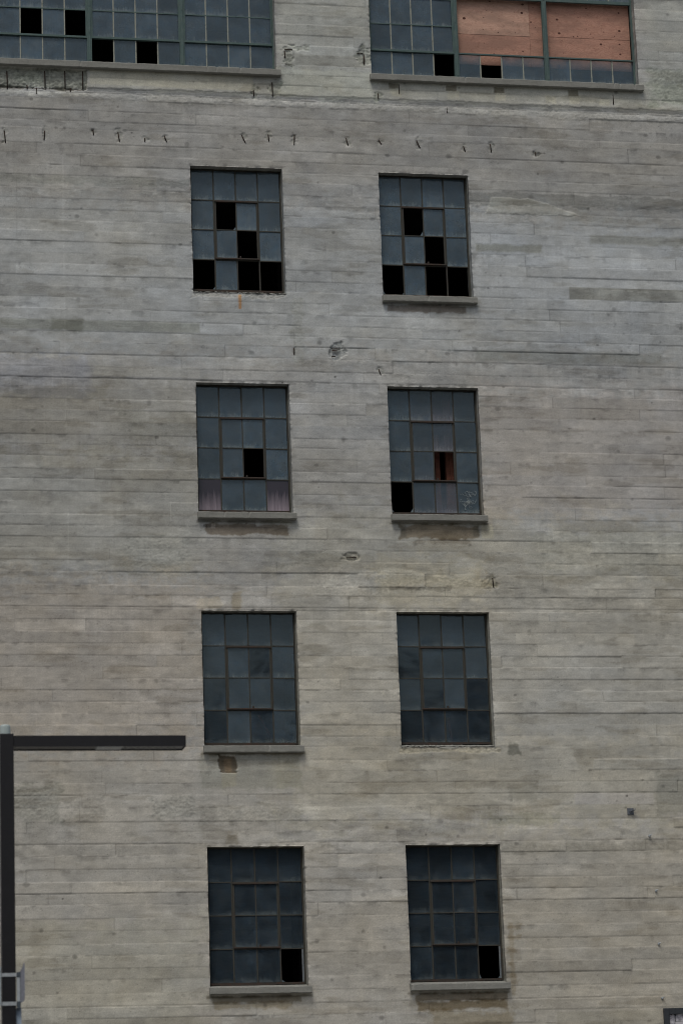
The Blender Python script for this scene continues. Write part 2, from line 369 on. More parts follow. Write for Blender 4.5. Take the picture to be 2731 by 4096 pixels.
def patch(x0, y0, x1, y1, rgb, soft=.03, wob=.03, h=0, rg=0, amt=1, ell=False):
    if not isinstance(rgb, tuple): rgb = (rgb, rgb, rgb)
    kc = 1.3 if x1-x0 < 2600 and .5 < min(rgb) and max(rgb) < 1.0 else 1.0; rgb = tuple(1+(v-1)*kc for v in rgb)
    sl, m = region(x0, y0, x1, y1, soft, wob, ell or (x1-x0 < 75 and rg > .5)); m = m*amt
    for i in range(3): RGBM[i][sl] *= 1+(rgb[i]-1)*m
    if h: H[sl] += h*m
    if rg: rough[sl] = np.maximum(rough[sl], rg*m)
    return sl, m
# wide washes of colour
patch(-300, 830, 3000, 1415, (1.05, 1.085, 1.12), .5, .25); patch(1850, 900, 3000, 1400, (1.06, 1.07, 1.09), .4, .2)
patch(1000, 1180, 1900, 1440, 1.06, .3, .15)
patch(-300, 1420, 360, 1590, (.93, .95, 1.03), .12, .08)
patch(-300, 1520, 800, 1800, (.90, .89, .865), .4, .2); patch(-300, 430, 3000, 690, (.93, .92, .91), .12, .05)
patch(-300, 1810, 800, 2300, (.99, .985, .955), .4, .2); patch(1900, 1560, 3000, 2080, (1.03, .985, .955), .4, .2)
patch(-300, 2320, 800, 3000, (1.03, .99, .95), .6, .3); patch(1100, 2050, 3000, 3300, (1.04, 1.03, .975), .6, .3)
patch(-300, 2300, 3000, 4600, (1.05, 1.03, 1.01), .6, .3); patch(-300, 2950, 3000, 4600, (1.05, 1.03, .985), .6, .3); patch(1900, 3280, 3000, 4600, (1.01, .995, .96), .5, .2)
patch(-300, 3700, 800, 4600, (.96, .965, .94), .6, .3)
patch(1105, -60, 1480, 395, (1.15, 1.17, 1.13), .1, .06); patch(2560, -60, 3000, 440, (1.0, 1.02, 1.0), .2, .1)
patch(1500, 2240, 1930, 2420, (1.0, .98, .92), .25, .15)
# single boards and bands
patch(2275, 1158, 3000, 1207, (.77, .76, .72), .01, .003); patch(1900, 978, 2168, 1008, (.80, .79, .74), .04, .02)
patch(2360, 950, 3000, 985, (.83, .82, .78), .05, .02); patch(2520, 995, 2558, 1092, 1.10, .03, .01)
_sl, _m = region(2275, 1158, 3000, 1207, .01, .003); tone[_sl] *= 1+.16*_m*np.clip(pb2[_sl]*.5+edge1[_sl], -1, 1)
patch(1900, 1405, 2640, 1450, (.84, .84, .82), .05, .03); patch(2310, 1130, 2731, 1156, (1.08), .02, .01)
patch(1860, 786, 3000, 836, (.76, .765, .76), .025, .035); 
patch(0, 1281, 800, 1322, (.82, .82, .78), .03, .012); patch(205, 1272, 330, 1325, (.80, .80, .77), .08, .05); patch(-200, 1200, 160, 1222, .78, .04, .03)
patch(375, 1465, 800, 1507, (1.09, 1.08, 1.05), .015, .004); patch(165, 1827, 760, 1871, (1.08, 1.07, 1.05), .015, .004)
patch(560, 1872, 800, 1915, (1.06, 1.05, 1.03), .015, .004); patch(0, 1545, 420, 1600, (.88, .87, .84), .1, .05)
patch(480, 1650, 900, 1755, (.90, .90, .88), .25, .12); patch(-100, 1775, 165, 1860, (.88), .06, .05)
patch(1200, 2200, 1380, 2250, (.90, .9, .89), .08, .03); patch(2295, 3171, 2612, 3216, (1.06, 1.06, 1.12), .015, .004)
patch(2620, 3092, 3000, 3262, (.84, .85, .85), .06, .07, rg=.15); patch(2290, 2985, 2680, 3028, (.90), .03, .02)
patch(2030, 3135, 2140, 3190, (.88, .88, .87), .06, .06); patch(2225, 4043, 2650, 4200, (.90, .90, .88), .02, .01)
patch(-100, 3140, 240, 3285, (.86, .87, .86), .08, .09, rg=.5); patch(260, 3200, 420, 3280, (.92), .08, .06, rg=.35)
patch(600, 3190, 780, 3275, (.86, .87, .87), .05, .06, rg=.55); patch(800, 3220, 1215, 3290, (.88, .88, .87), .05, .05, rg=.45)
patch(1950, 3255, 2240, 3295, (.88, .89, .87), .03, .04, rg=.25); patch(-100, 3385, 700, 3420, (.90, .90, .90), .04, .03)
patch(2000, 3370, 3000, 3412, (.90, .90, .89), .04, .03, rg=.3); patch(1600, 1930, 1700, 1985, (.9), .05, .03)
patch(800, 3020, 1205, 3155, (.85, .86, .84), .06, .05); patch(800, 3155, 860, 3390, (.93), .06, .05)
patch(1440, 780, 1530, 850, .95, .05, .04); patch(-100, 705, 760, 735, (.86, .87, .86), .05, .04, rg=.2); patch(-100, 760, 330, 800, (1.03), .05, .04, rg=.25)
patch(-100, 2290, 640, 2300, .85, .05, .03); patch(480, 2130, 760, 2300, (.97, .98, .98), .15, .1, rg=.4)
patch(1250, 2280, 1560, 2380, (.99), .15, .12, rg=.4); patch(1500, 2300, 1960, 2345, (1.02, 1.01, .97), .1, .08, rg=.5)
patch(1560, 2345, 1800, 2362, (.72), .03, .03, rg=.6); patch(1950, 2260, 2080, 2390, (.93), .1, .1, rg=.3)
patch(1165, 1190, 1210, 1450, (.93, .93, .91), .05, .05, rg=.3); patch(560, 740, 760, 800, (.9), .06, .06, rg=.3)
patch(2120, 2130, 2731, 2300, (.99, .99, .97), .2, .15, rg=.25)
# damp marks under sills, then a dark painted line along each
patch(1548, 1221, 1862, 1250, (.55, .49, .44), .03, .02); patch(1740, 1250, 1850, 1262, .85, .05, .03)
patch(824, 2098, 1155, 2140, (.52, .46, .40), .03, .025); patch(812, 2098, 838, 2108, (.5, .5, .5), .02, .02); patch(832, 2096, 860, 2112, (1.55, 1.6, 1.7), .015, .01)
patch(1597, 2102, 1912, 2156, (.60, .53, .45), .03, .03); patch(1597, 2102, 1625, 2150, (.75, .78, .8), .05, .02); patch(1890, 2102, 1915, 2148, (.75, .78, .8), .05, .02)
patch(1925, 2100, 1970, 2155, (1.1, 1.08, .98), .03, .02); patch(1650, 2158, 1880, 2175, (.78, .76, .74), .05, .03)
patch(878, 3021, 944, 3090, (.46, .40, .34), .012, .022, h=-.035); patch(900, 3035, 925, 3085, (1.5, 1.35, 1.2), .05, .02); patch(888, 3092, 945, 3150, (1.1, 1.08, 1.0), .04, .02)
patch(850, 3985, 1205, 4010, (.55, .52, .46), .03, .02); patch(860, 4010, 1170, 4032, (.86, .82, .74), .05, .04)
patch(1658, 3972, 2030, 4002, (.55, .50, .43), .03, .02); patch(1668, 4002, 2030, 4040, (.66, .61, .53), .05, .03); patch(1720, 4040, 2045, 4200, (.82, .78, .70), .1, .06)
for yy in (3700, 3743, 3795, 3845, 3890, 3925): patch(2028, yy, 2050+RNG.integers(0, 40), yy+10+RNG.integers(0, 14), (.80, .77, .72), .05, .03)
patch(2030, 3690, 2050, 3985, (.86, .83, .78), .04, .02)
patch(930, 2370, 965, 2436, (.88, .84, .76), .04, .02); patch(790, 2395, 880, 2436, (1.03, 1.0, .93), .05, .03)
patch(905, 3330, 955, 3378, (.78, .76, .72), .05, .04); patch(2035, 2975, 2075, 3015, (.62, .63, .62), .05, .04, rg=.3)
patch(953, 1178, 966, 1236, (1.12, .66, .36), .015, .008); patch(1000, 1225, 1100, 1250, (1.1), .04, .04)
for (a_, b_, c_, d_) in ((1528, 1915, 1216, 1222), (786, 1190, 2083, 2092), (1558, 1950, 2092, 2098), (806, 1222, 3008, 3018), (828, 1250, 3982, 3990), (1628, 2040, 3968, 3975)): patch(a_, c_, b_, d_, (.62, .61, .58), .03, .012)  # line tight under these sills: dirt plus contact shade painted into the colour
# runs of dirt from sills and corners
for w_ in range(8):
    a_, b_ = XL[w_ % 2]; z_ = BOTS[w_//2]-.10; rg9 = random.Random(w_+40)
    for q in range(16):
        xx = rg9.uniform(a_-.03, b_+.05) if q > 3 else rg9.choice((a_-.02, b_+.045))+rg9.gauss(0, .02); ln = rg9.uniform(.12, .55); ww = rg9.uniform(.010, .035); dk_ = rg9.uniform(.05, .20)*(1 if q % 4 else -.6)
        i0, i1 = np.searchsorted(xs, [xx-ww*2, xx+ww*2]); k0, k1 = np.searchsorted(zs, [z_-ln, z_]); zz_ = (z_-zs[k0:k1])/ln
        if k1 > k0 and i1 > i0: tone[k0:k1, i0:i1] *= 1-dk_*((1-zz_)**1.2)[:, None]*np.exp(-((xs[i0:i1]-xx)/ww)**2)[None].astype(np.float32)*(.75+.5*ln_n2[k0:k1, i0:i1])
# under the two wide windows
zg = P(1446, 401)[1]
def zband(xa, xb, z0, z1, rgb, soft, wob, h=0, rg=0):
    a, b = np.searchsorted(xs, [xa, xb]); c, d = np.searchsorted(zs, [z0-.1, z1+.1]); sl = (slice(c, d), slice(a, b))
    m = sst(-soft/2, soft/2, np.minimum(Z2[sl]-z0, z1-Z2[sl])+wob*(edge1[sl]+.6*edge2[sl]))
    for i in range(3): RGBM[i][sl] *= 1+(rgb[i]-1)*m
    H[sl] += h*m
    if rg: rough[sl] = np.maximum(rough[sl], rg*m)
xg = P(350, 350)[0]
patch(-400, 282, 3000, 395, (1.06, 1.06, 1.01), .05, .03)
patch(358, 288, 1010, 350, (1.14, 1.12, 1.04), .02, .015); patch(1505, 345, 2560, 398, (1.06, 1.06, 1.03), .03, .03)
for q in (1553, 1782, 1975, 2270): patch(q, 330+(q-1500)*.042, q+40, 352+(q-1500)*.042, (.60, .58, .54), .012, .008)
for q in (1560, 1790, 1980, 2180, 2275, 2395): patch(q, 354+(q-1500)*.042, q+42, 384+(q-1500)*.042, (1.14, 1.12, 1.05), .03, .02)
zband(xg, 20, zg-.045, zg+.045, (.64, .655, .67), .015, .016, h=-.008)
zband(-16, 20, zg-.15, zg-.05, (1.19, 1.19, 1.17), .03, .045, h=.004, rg=.55)
zband(-16, 20, zg-.20, zg-.165, (.92, .92, .91), .05, .03)
patch(-130, 268, 350, 350, (.84, .86, .83), .015, .02, h=-.045, rg=1.5); patch(-130, 343, 350, 356, (.40, .38, .36), .012, .025, h=-.02)
patch(60, 290, 165, 325, (1.12, 1.14, 1.1), .03, .03); 
patch(-130, 358, 350, 376, (1.15, 1.15, 1.13), .02, .03, rg=.5); patch(120, 366, 165, 400, (1.2), .02, .03)
for (a, b, c, d) in ((1132, 188, 1168, 262), (1425, 195, 1484, 262), (1008, 345, 1030, 385), (1078, 322, 1120, 388), (1498, 372, 1530, 398), (1160, 180, 1240, 205), (2600, 290, 3000, 425)):
    big = b == 290
    patch(a, b, c, d, (.90, .91, .88) if not big else (.87, .89, .86), .02 if not big else .1, .04 if not big else .12, h=-.010 if not big else 0, rg=.95 if not big else .6)
patch(1140, 255, 1165, 266, .5, .015, .015); patch(1450, 230, 1460, 258, .6, .02, .02); patch(1165, 196, 1180, 232, .8, .02, .03); patch(1430, 190, 1455, 212, .75, .02, .03)
patch(1180, 228, 1440, 262, (.86, .86, .86), .03, .03); patch(2000, 405, 2600, 420, (1.06), .03, .04, rg=.4)
patch(770, 1164, 1148, 1190, (1.10, 1.07, 1.02), .02, .03, h=-.006, rg=.8); patch(1600, 2990, 2000, 3010, (1.14, 1.11, 1.03), .02, .02, h=-.006, rg=.8)
patch(1322, 1376, 1378, 1432, (.88, .89, .89), .02, .04, h=-.02, rg=1.0); patch(1366, 2212, 1434, 2244, (.93, .92, .89), .015, .015, h=-.015, rg=1.0)
patch(1935, 2298, 1985, 2360, (.90, .89, .87), .05, .06, h=-.008, rg=.8)
# light lens of left-over plaster on the right
sl, m = region(1940, 796, 2330, 858, .012, .02)
xa, za_ = P(1940, 850); xb, zb_ = P(2330, 862); uu = np.clip((X2[sl]-xa)/(xb-xa), 0, 1); zt_ = P(2100, 788)[1]
lim = za_-.02+(zt_-za_)*np.clip(np.minimum(uu*14, 1.0)*(1-np.clip((uu-.45)/.55, 0, 1)**1.1), 0, 1)
m = m*sst(-.006, .006, lim-Z2[sl]+.012*edge2[sl])
for i, v in enumerate((1.20, 1.19, 1.13)): RGBM[i][sl] *= 1+(v-1)*m
H[sl] += .008*m; rim = np.clip(1-np.abs(lim-Z2[sl])/.03, 0, 1)*m; RGBM[:, sl[0], sl[1]] *= 1+.12*rim
# thin run marks
def vline(x, y0, y1, v, w=.011, wob=.006, soft=1):
    xa, z1 = P(x, y0); _, z0 = P(x, y1); c, d = np.searchsorted(zs, [z0, z1])
    xc = xa+wob*vn(3, .8, int(x))[:, 0][c:d]; a, b = np.searchsorted(xs, [xa-.08, xa+.08])
    m = np.clip(1-np.abs(xs[None, a:b]-xc[:, None])/w, 0, 1)*(.5+.5*sst(-.6, .6, vn(3, .3, int(x)+3)[:, 0][c:d]))[:, None]
    tone[c:d, a:b] *= 1+(v-1)*m
vline(252, 620, 2400, 1.17, .014); vline(209, 1300, 1830, 1.13, .010); vline(492, 1200, 1330, 1.1); vline(684, 2004, 2085, 1.4, .007); vline(660, 730, 850, .85); vline(67, 700, 960, .80, .009)
vline(255, 3280, 3510, .84, .009); vline(373, 3150, 3340, .84, .009); vline(2138, 700, 850, .84, .009); vline(2140, 850, 915, .9, .009); vline(140, 2300, 3000, 1.08, .012); vline(1178, 1330, 1420, .8, .02)
for q in range(26): vline(random.uniform(60, 2700), *(lambda a: (a, a+random.uniform(60, 260)))(random.choice([430, 1520, 2440, 3380])+random.uniform(-5, 30)), random.choice([1.07, 1.1, .93, .9]), .009)
# notches round the stub bars
STUBS = [(21, 523, 571, .03), (178, 523, 560, -.02), (374, 520, 541, .03), (476, 528, 566, .05), (580, 553, 568, 0), (663, 543, 568, .12), (975, 540, 572, .16), (1074, 538, 566, .03), (1176, 540, 580, -.02),
    (1388, 553, 582, .1), (1520, 561, 578, .2), (1672, 562, 592, .15), (1856, 584, 608, .1), (1961, 576, 610, .03), (2140, 610, 624, .0),
    (1176, 1392, 1420, 0), (1518, 1476, 1500, .12), (1970, 2312, 2352, .03)]
for (x, y0, y1, t) in STUBS:
    patch(x-11, y0-6, x+11, y1-4, (.97, .98, .96), .02, .03, h=-.010, rg=.7)
    patch(x-8, y1+2, x+8, y1+9, (1.22), .012, .015)
for (x, y) in ((370, 520), (372, 521), (528, 531), (1340, 1508), (2505, 3183), (253, 3595), (1130, 1530)): patch(x-4, y-3, x+4, y+3, .25, .01, .005)
for q in (2140,): patch(q-16, 606, q+16, 616, .6, .02, .03, rg=.6)
# roughness shows as pits, stones and grain
rn = fbm(.05, .04, 121, 2, .8); rn2 = fbm(.026, .022, 131, 1); rr = np.clip(rough, 0, 1.6)
rq = np.clip(rr-.6, 0, 1); H += rr*.0025*rn+rr*.0035*rn2+rq*.003*rn; tone *= 1+np.clip(rr, 0, 1)*(.12*rn+.14*rn2)
# seams cut in and hold dirt
H -= .007*seam; tone *= 1-.54*seam*(.75+.25*ln_n2)
tone *= 1+.045*RNG.standard_normal((NZ, NX)).astype(np.float32)
H += .0012*fbm(.12, .05, 141, 3)
# around the openings: dirty ragged arrises, small chips
e_tone = np.ones_like(tone)
for (a, b, c, d) in HOLES:
    sd = np.maximum(np.maximum(a-X2, X2-b), np.maximum(c-Z2, Z2-d)); m = np.clip(1-np.abs(sd)/.045, 0, 1)
    H -= .010*m*np.clip(edge2*1.5+.2, 0, 1); tone *= 1-.13*m*np.clip(edge1+.4, 0, 1)
    rg_ = (X2 > b)*(X2 < b+.07)*(Z2 > c)*(Z2 < d); tone *= 1+rg_*.05*rn
base = np.array([.402, .407, .389], np.float32)
tone = np.clip(tone, .25, 1.6); colr = np.empty((NZ, NX, 4), np.float32)
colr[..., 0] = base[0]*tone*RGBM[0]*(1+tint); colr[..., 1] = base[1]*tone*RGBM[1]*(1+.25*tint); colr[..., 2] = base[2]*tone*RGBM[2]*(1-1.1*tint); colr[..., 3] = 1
# --- mesh
inside_v = np.zeros((NZ, NX), bool); cell = np.ones((NZ-1, NX-1), bool); rims = []
for (a, b, c, d) in HOLES:
    i0, i1 = np.argmin(abs(xs-a)), np.argmin(abs(xs-b)); k0, k1 = np.argmin(abs(zs-c)), np.argmin(abs(zs-d))
    cell[k0:k1, i0:i1] = False
    ring = [(k0, i) for i in range(i0, i1)]+[(k, i1) for k in range(k0, k1)]+[(k1, i) for i in range(i1, i0, -1)]+[(k, i0) for k in range(k1, k0, -1)]
    rims.append(ring)
VX = X2.copy(); VZ = Z2.copy()
for ring in rims:
    for (k, i) in ring:
        VX[k, i] += .004*wX[k, i]*1.2; VZ[k, i] += .004*edge2[k, i]; H[k, i] -= .004*abs(edge2[k, i])
V = np.stack([VX, -H, VZ], -1).reshape(-1, 3); cols = colr.reshape(-1, 4)
idx = np.arange(NZ*NX).reshape(NZ, NX); kk, ii = np.where(cell)
F = np.stack([idx[kk, ii], idx[kk, ii+1], idx[kk+1, ii+1], idx[kk+1, ii]], -1)
DEP = .30; ev = []; ec = []; ef = []; nb = len(V)
for ring in rims:
    n = len(ring); b0 = nb+len(ev)
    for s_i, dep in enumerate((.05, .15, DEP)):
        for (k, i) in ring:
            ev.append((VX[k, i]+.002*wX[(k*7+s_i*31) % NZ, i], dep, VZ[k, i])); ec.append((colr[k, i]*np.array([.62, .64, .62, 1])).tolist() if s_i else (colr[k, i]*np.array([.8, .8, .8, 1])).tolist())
    fi = [int(idx[k, i]) for (k, i) in ring]
    for j in range(n):
        j2 = (j+1) % n; prev = (fi[j], fi[j2])
        for s_i in range(3):
            cur = (b0+s_i*n+j, b0+s_i*n+j2); ef.append((prev[1], prev[0], cur[0], cur[1])); prev = cur
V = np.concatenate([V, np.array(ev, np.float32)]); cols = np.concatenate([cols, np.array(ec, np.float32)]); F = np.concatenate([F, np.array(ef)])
V[:, 0] -= BX
me = bpy.data.meshes.new('wall'); me.vertices.add(len(V)); me.vertices.foreach_set('co', V.astype(np.float32).ravel())
me.loops.add(F.size); me.loops.foreach_set('vertex_index', F.astype(np.int32).ravel())
me.polygons.add(len(F)); me.polygons.foreach_set('loop_start', np.arange(0, F.size, 4, dtype=np.int32))
at = me.color_attributes.new('tone', 'FLOAT_COLOR', 'POINT'); at.data.foreach_set('color', cols.astype(np.float32).ravel())
me.update(calc_edges=True); me.materials.append(M['wall'])
wall = bpy.data.objects.new('wall', me); COL.objects.link(wall); wall.parent = BD
del II, JJ

# ------------------------------------------------------------------ building body behind the wall
def shift(o):   # parts are authored in world x; move them under the building's empty
    o.location.x -= BX; return o
b = MB()
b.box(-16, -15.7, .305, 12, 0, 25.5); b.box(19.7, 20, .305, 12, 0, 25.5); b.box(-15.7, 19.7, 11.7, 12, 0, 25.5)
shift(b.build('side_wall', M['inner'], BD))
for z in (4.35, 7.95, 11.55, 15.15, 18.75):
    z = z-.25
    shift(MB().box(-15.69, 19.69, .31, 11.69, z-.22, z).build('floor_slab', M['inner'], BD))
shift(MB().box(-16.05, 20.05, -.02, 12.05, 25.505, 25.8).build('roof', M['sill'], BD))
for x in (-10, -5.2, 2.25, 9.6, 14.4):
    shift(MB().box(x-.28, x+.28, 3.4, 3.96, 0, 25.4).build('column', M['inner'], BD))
SB = .15   # how far the steel windows sit behind the wall face

def glass_mesh(panes, parent, name='glass', label=None):
    """panes: (x0,x1,z0,z1, y, film, stain)"""
    v = []; f = []; uv = []; at = []
    for (x0, x1, z0, z1, y, film, stain) in panes:
        b = len(v); ty = random.gauss(0, .005)*(z1-z0)*1.4; tx = random.gauss(0, .005)*(x1-x0)*1.4
        rn = random.random(); t = .004
        for (xx, zz, uu, vv, dy) in ((x0, z0, 0, 0, -ty-tx), (x1, z0, 1, 0, -ty+tx), (x1, z1, 1, 1, ty+tx), (x0, z1, 0, 1, ty-tx)):
            v.append((xx, y+dy, zz)); uv.append((uu, vv)); at.append((film, rn, stain, 1))
        f.append((b, b+1, b+2, b+3))
    me = bpy.data.meshes.new(name); me.from_pydata(v, [], f); ul = me.uv_layers.new(name='pane')
    for p in me.polygons:
        for li in p.loop_indices: ul.data[li].uv = uv[me.loops[li].vertex_index]
    ca = me.color_attributes.new('pane_look', 'FLOAT_COLOR', 'POINT')
    for i, c in enumerate(at): ca.data[i].color = c
    me.materials.append(M['glass']); o = bpy.data.objects.new(name, me); COL.objects.link(o); o.parent = parent
    if label: o['label'] = label
    return o
def sill_obj(x0, x1, ztop, th, parent, out=.095, seed=0):
    rg = random.Random(seed); n = max(8, int((x1-x0)/.025)); v = []; f = []
    prof = [(.0, -th), (-out+.006, -th), (-out, -th+.007), (-out, -.010), (-out+.008, -.001), (.0, .008), (.149, .042)]
    wv = [[rg.gauss(0, 1) for _ in range(n+3)] for _ in range(4)]; sm_ = lambda a, i: (a[i]+2*a[i+1]+a[i+2])/4
    chips = {rg.randrange(n): rg.choice((1, 3, 4)) for _ in range(max(2, int((x1-x0)*1.6)))}
    for i in range(n+1):
        x = x0+(x1-x0)*i/n; a0, a1, a2 = sm_(wv[0], i)*.0022, sm_(wv[1], i)*.003, sm_(wv[2], i)*.0025
        for j, (y, z) in enumerate(prof):
            mid = 0 < j < 6; c_ = chips.get(i); chip = .010 if (c_ and (j == c_ or (c_ > 2 and j in (3, 4)))) else 0
            v.append((x, y+(a0 if mid else 0)+chip, ztop+z+(a1 if 2 < j < 6 else (a2 if j < 3 and mid else 0))-(chip if j > 2 else -chip)))
    m = len(prof)
    for i in range(n):
        for j in range(m-1): a = i*m+j; f.append((a, a+m, a+m+1, a+1))
    f.append(tuple(range(m))); f.append(tuple(n*m+j for j in range(m))[::-1])
    return link('window_sill', v, f, M['sill'], parent, False)

MISSING = {0: [(1,1),(2,2),(3,0),(3,2),(3,3)], 1: [(1,1),(2,2),(3,0),(3,2),(3,3)], 2: [(2,2)], 3: [(3,0),(2,2)], 4: [], 5: [], 6: [(3,3)], 7: [(3,3)]}
STAIN = {2: [(3,0),(3,3)]}
FILM = {0: .66, 1: .66, 2: .56, 3: .50, 4: .35, 5: .32, 6: .30, 7: .27}  # dust per window, thinner down the rows: darker reflections painted in as well
WLAB = ['top left of the small windows, five panes missing, sill broken away', 'top right of the small windows, five panes missing, sill whole', 'second row left window with two purple stained panes', 'second row right window with scratched scribble and timber behind',
        'third row left window, all panes whole, concrete sill', 'third row right window, all panes whole, sill broken away', 'bottom left window with lower right pane missing', 'bottom right window with lower right pane missing']
for w in range(8):
    r, c = divmod(w, 2); x0, x1 = XL[c]; z0, z1 = BOTS[r]+.052, TOPS[r]+.004
    fw = .026; y0, y1 = SB-.012, SB+.022
    fr = MB(); fr.box(x0-.004, x0+fw, y0, y1, z0, z1); fr.box(x1-fw, x1+.004, y0, y1, z0, z1)
    fr.box(x0+fw, x1-fw, y0+.001, y1-.001, z1-fw, z1)
    win = shift(fr.build('window', M['steel'], BD)); win['label'] = WLAB[w]
    br = MB(); n = 14
    br.box(x0+fw, x1-fw, y0-.012, y1-.002, z0, z0+.030)
    br.box(x0+fw+random.uniform(0, .4), x1-fw-random.uniform(0, .5), y0-.020, y0-.013, z0-.012, z0+.014)
    br.build('bottom_rail', M['rail'], win)
    W_ = x1-x0-2*fw; Hh = z1-z0-fw-.030; px = [x0+fw+W_*k/4 for k in range(5)]; pz = [z1-fw-Hh*k/4 for k in range(5)]
    mu = MB(); vb = .0095; hb = .0075
    mu.box(px[1]-vb, px[1]+vb, y0, y1-.004, pz[1]+hb, pz[0]); mu.box(px[2]-vb, px[2]+vb, y0, y1-.004, pz[1]+hb, pz[0]); mu.box(px[3]-vb, px[3]+vb, y0, y1-.004, pz[1]+hb, pz[0])
    for k in (1, 2, 3): mu.box(px[k]-vb, px[k]+vb, y0, y1-.004, pz[4], pz[3]-hb)
    mu.box(px[0], px[4], y0+.002, y1-.006, pz[1]-hb, pz[1]+hb); mu.box(px[0], px[4], y0+.002, y1-.006, pz[3]-hb, pz[3]+hb)
    mu.box(px[1]-vb*1.3, px[1]+vb*1.3, y0, y1-.004, pz[3]+hb, pz[1]-hb); mu.box(px[3]-vb*1.3, px[3]+vb*1.3, y0, y1-.004, pz[3]+hb, pz[1]-hb)
    mu.box(px[0], px[1]-vb*1.3, y0+.002, y1-.006, pz[2]-hb, pz[2]+hb); mu.box(px[3]+vb*1.3, px[4], y0+.002, y1-.006, pz[2]-hb, pz[2]+hb)
    mu.build('muntins', M['steel'], win)
    # the pivoting sash in the middle, a little proud
    sa = MB(); q0, q1, q2, q3 = px[1]+vb*1.3, px[3]-vb*1.3, pz[1]-hb, pz[3]+hb; s = .021; ys = y0-.016
    sa.box(q0, q0+s, ys, y0+.012, q3+.024, q2-.026); sa.box(q1-s, q1, ys, y0+.012, q3+.024, q2-.026)
    sa.box(px[2]-.008, px[2]+.008, ys+.002, y0+.01, q3+.024, q2-.026); sa.box(q0+s, px[2]-.008, ys+.003, y0+.01, pz[2]-.007, pz[2]+.007); sa.box(px[2]+.008, q1-s, ys+.003, y0+.01, pz[2]-.007, pz[2]+.007)
    sash = sa.build('sash', M['steel'], win)
    sr = MB(); sr.box(q0-.006, q1+.006, ys-.016, y0+.010, q2-.026, q2-.001, .003); sr.build('sash_rail', M['rail'], win); sr = MB(); sr.box(q0-.008, q1+.008, ys-.012, y0+.010, q3+.001, q3+.024, .003)
    sr.build('sash_rail', M['rail'], win)
    mb_ = MB(); mb_.tube([(px[2]+.05, ys-.002, q3+.024), (px[2]+.05, ys-.002, q3+.055)], .014, 8); mb_.build('latch', M['rail'], win)
    panes = []; st = []
    for a in range(4):
        for cc in range(4):
            if (a, cc) in MISSING[w]: continue
            inner = a in (1, 2) and cc in (1, 2)
            if inner:
                xx0 = q0+s if cc == 1 else px[2]+.008; xx1 = px[2]-.008 if cc == 1 else q1-s
                zz1 = q2-.026 if a == 1 else pz[2]-.007; zz0 = pz[2]+.007 if a == 1 else q3+.024; yy = ys+.010
            else: xx0, xx1, zz1, zz0, yy = px[cc]+vb, px[cc+1]-vb, pz[a]-hb, pz[a+1]+hb, y0+.010
            e = .004; film = FILM[w]*random.uniform(.85, 1.15)*(1.05 if inner else 1)
            sta = (a, cc) in STAIN.get(w, [])
            (st if sta else panes).append((xx0-e, xx1+e, zz0-e, zz1+e, yy, film, 1.0 if sta else (.38 if w == 3 and cc == 2 else (.15 if w == 3 and cc == 1 else 0.0))))
    glass_mesh(panes, win)
    for p in st: glass_mesh([p], win, 'stained_pane', 'pane coated with dull purple streaks')
    if w in (6, 7): MB().box(px[4]-.030, px[4]-.004, y0+.006, y0+.011, pz[4]+.004, pz[3]-.010).build('putty_strip', mat_plain('pale_putty', (.15, .17, .185), .8, .2, 40), win)
    # shards left in the empty corners
    sh = MB()
    for (a, cc) in MISSING[w][:3]:
        xq, zq = px[cc]+vb, pz[a+1]+hb
        for (sx, sz) in ((1, 1), (-1, 1)):
            if random.random() < .6:
                xc = xq if sx > 0 else px[cc+1]-vb; d1, d2 = random.uniform(.02, .05), random.uniform(.03, .09)
                sh.prism([(xc, zq), (xc+sx*d1, zq), (xc, zq+d2)], lambda p, q, t: (p, t, q), y0+.008, y0+.011)
                o = sh.build('glass_shard', M['glass'], win); ca = o.data.color_attributes.new('pane_look', 'FLOAT_COLOR', 'POINT'); sh = MB()
                for i in range(len(ca.data)): ca.data[i].color = (.6, .5, 0, 1)
    if w in (0, 5):   # sill knocked off: rough sloping bed
        rg = random.Random(w); v = []; f = []; n = 60; prof = [(-.004, -.004), (.03, .012), (.08, .026), (.149, .042)]
        for i in range(n+1):
            for j, (y, z) in enumerate(prof): v.append((x0-.003+(x1-x0+.006)*i/n, y+rg.gauss(0, .003), BOTS[r]+z+rg.gauss(0, .004)))
        for i in range(n):
            for j in range(3): a = i*4+j; f.append((a, a+4, a+5, a+1))
        link('broken_sill_bed', v, f, M['sill'], win)
    else:
        ex = [.06, .05][0]
        o = sill_obj(x0-.022, x1+.042, BOTS[r]+.004, .100, win, .095, w); 
    bk = MB().box(x0-.01, x1+.01, .152, .30, BOTS[r]-.002, z0-.003); bk.build('inner_curb', M['sill'], win)
    if w == 3:        # scratched scribble on the lower right pane
        rg = random.Random(5); sc = MB(); cxp, czp = (px[3]+px[4])/2, (pz[3]+pz[4])/2
        for _ in range(15):
            a = rg.uniform(0, 6.28); rad = rg.uniform(.02, .12); p = [cxp+.6*rad*math.cos(a), czp+.85*rad*math.sin(a)]; ang = rg.uniform(0, 6.28); pts = []
            for k in range(26):
                pts.append((p[0], y0-.0005, p[1])); ang += rg.gauss(0, .75); 
                d = .0095; p[0] += d*math.cos(ang); p[1] += d*math.sin(ang)
                p[0] = min(cxp+.13, max(cxp-.13, p[0])); p[1] = min(czp+.19, max(czp-.19, p[1]))
            sc.tube(pts, .0016, 4)
        o = sc.build('scratched_scribble', mat_plain('scratch_white', (.42, .47, .47), .8), win); o['label'] = 'pale scratched scribble on the lower right pane'

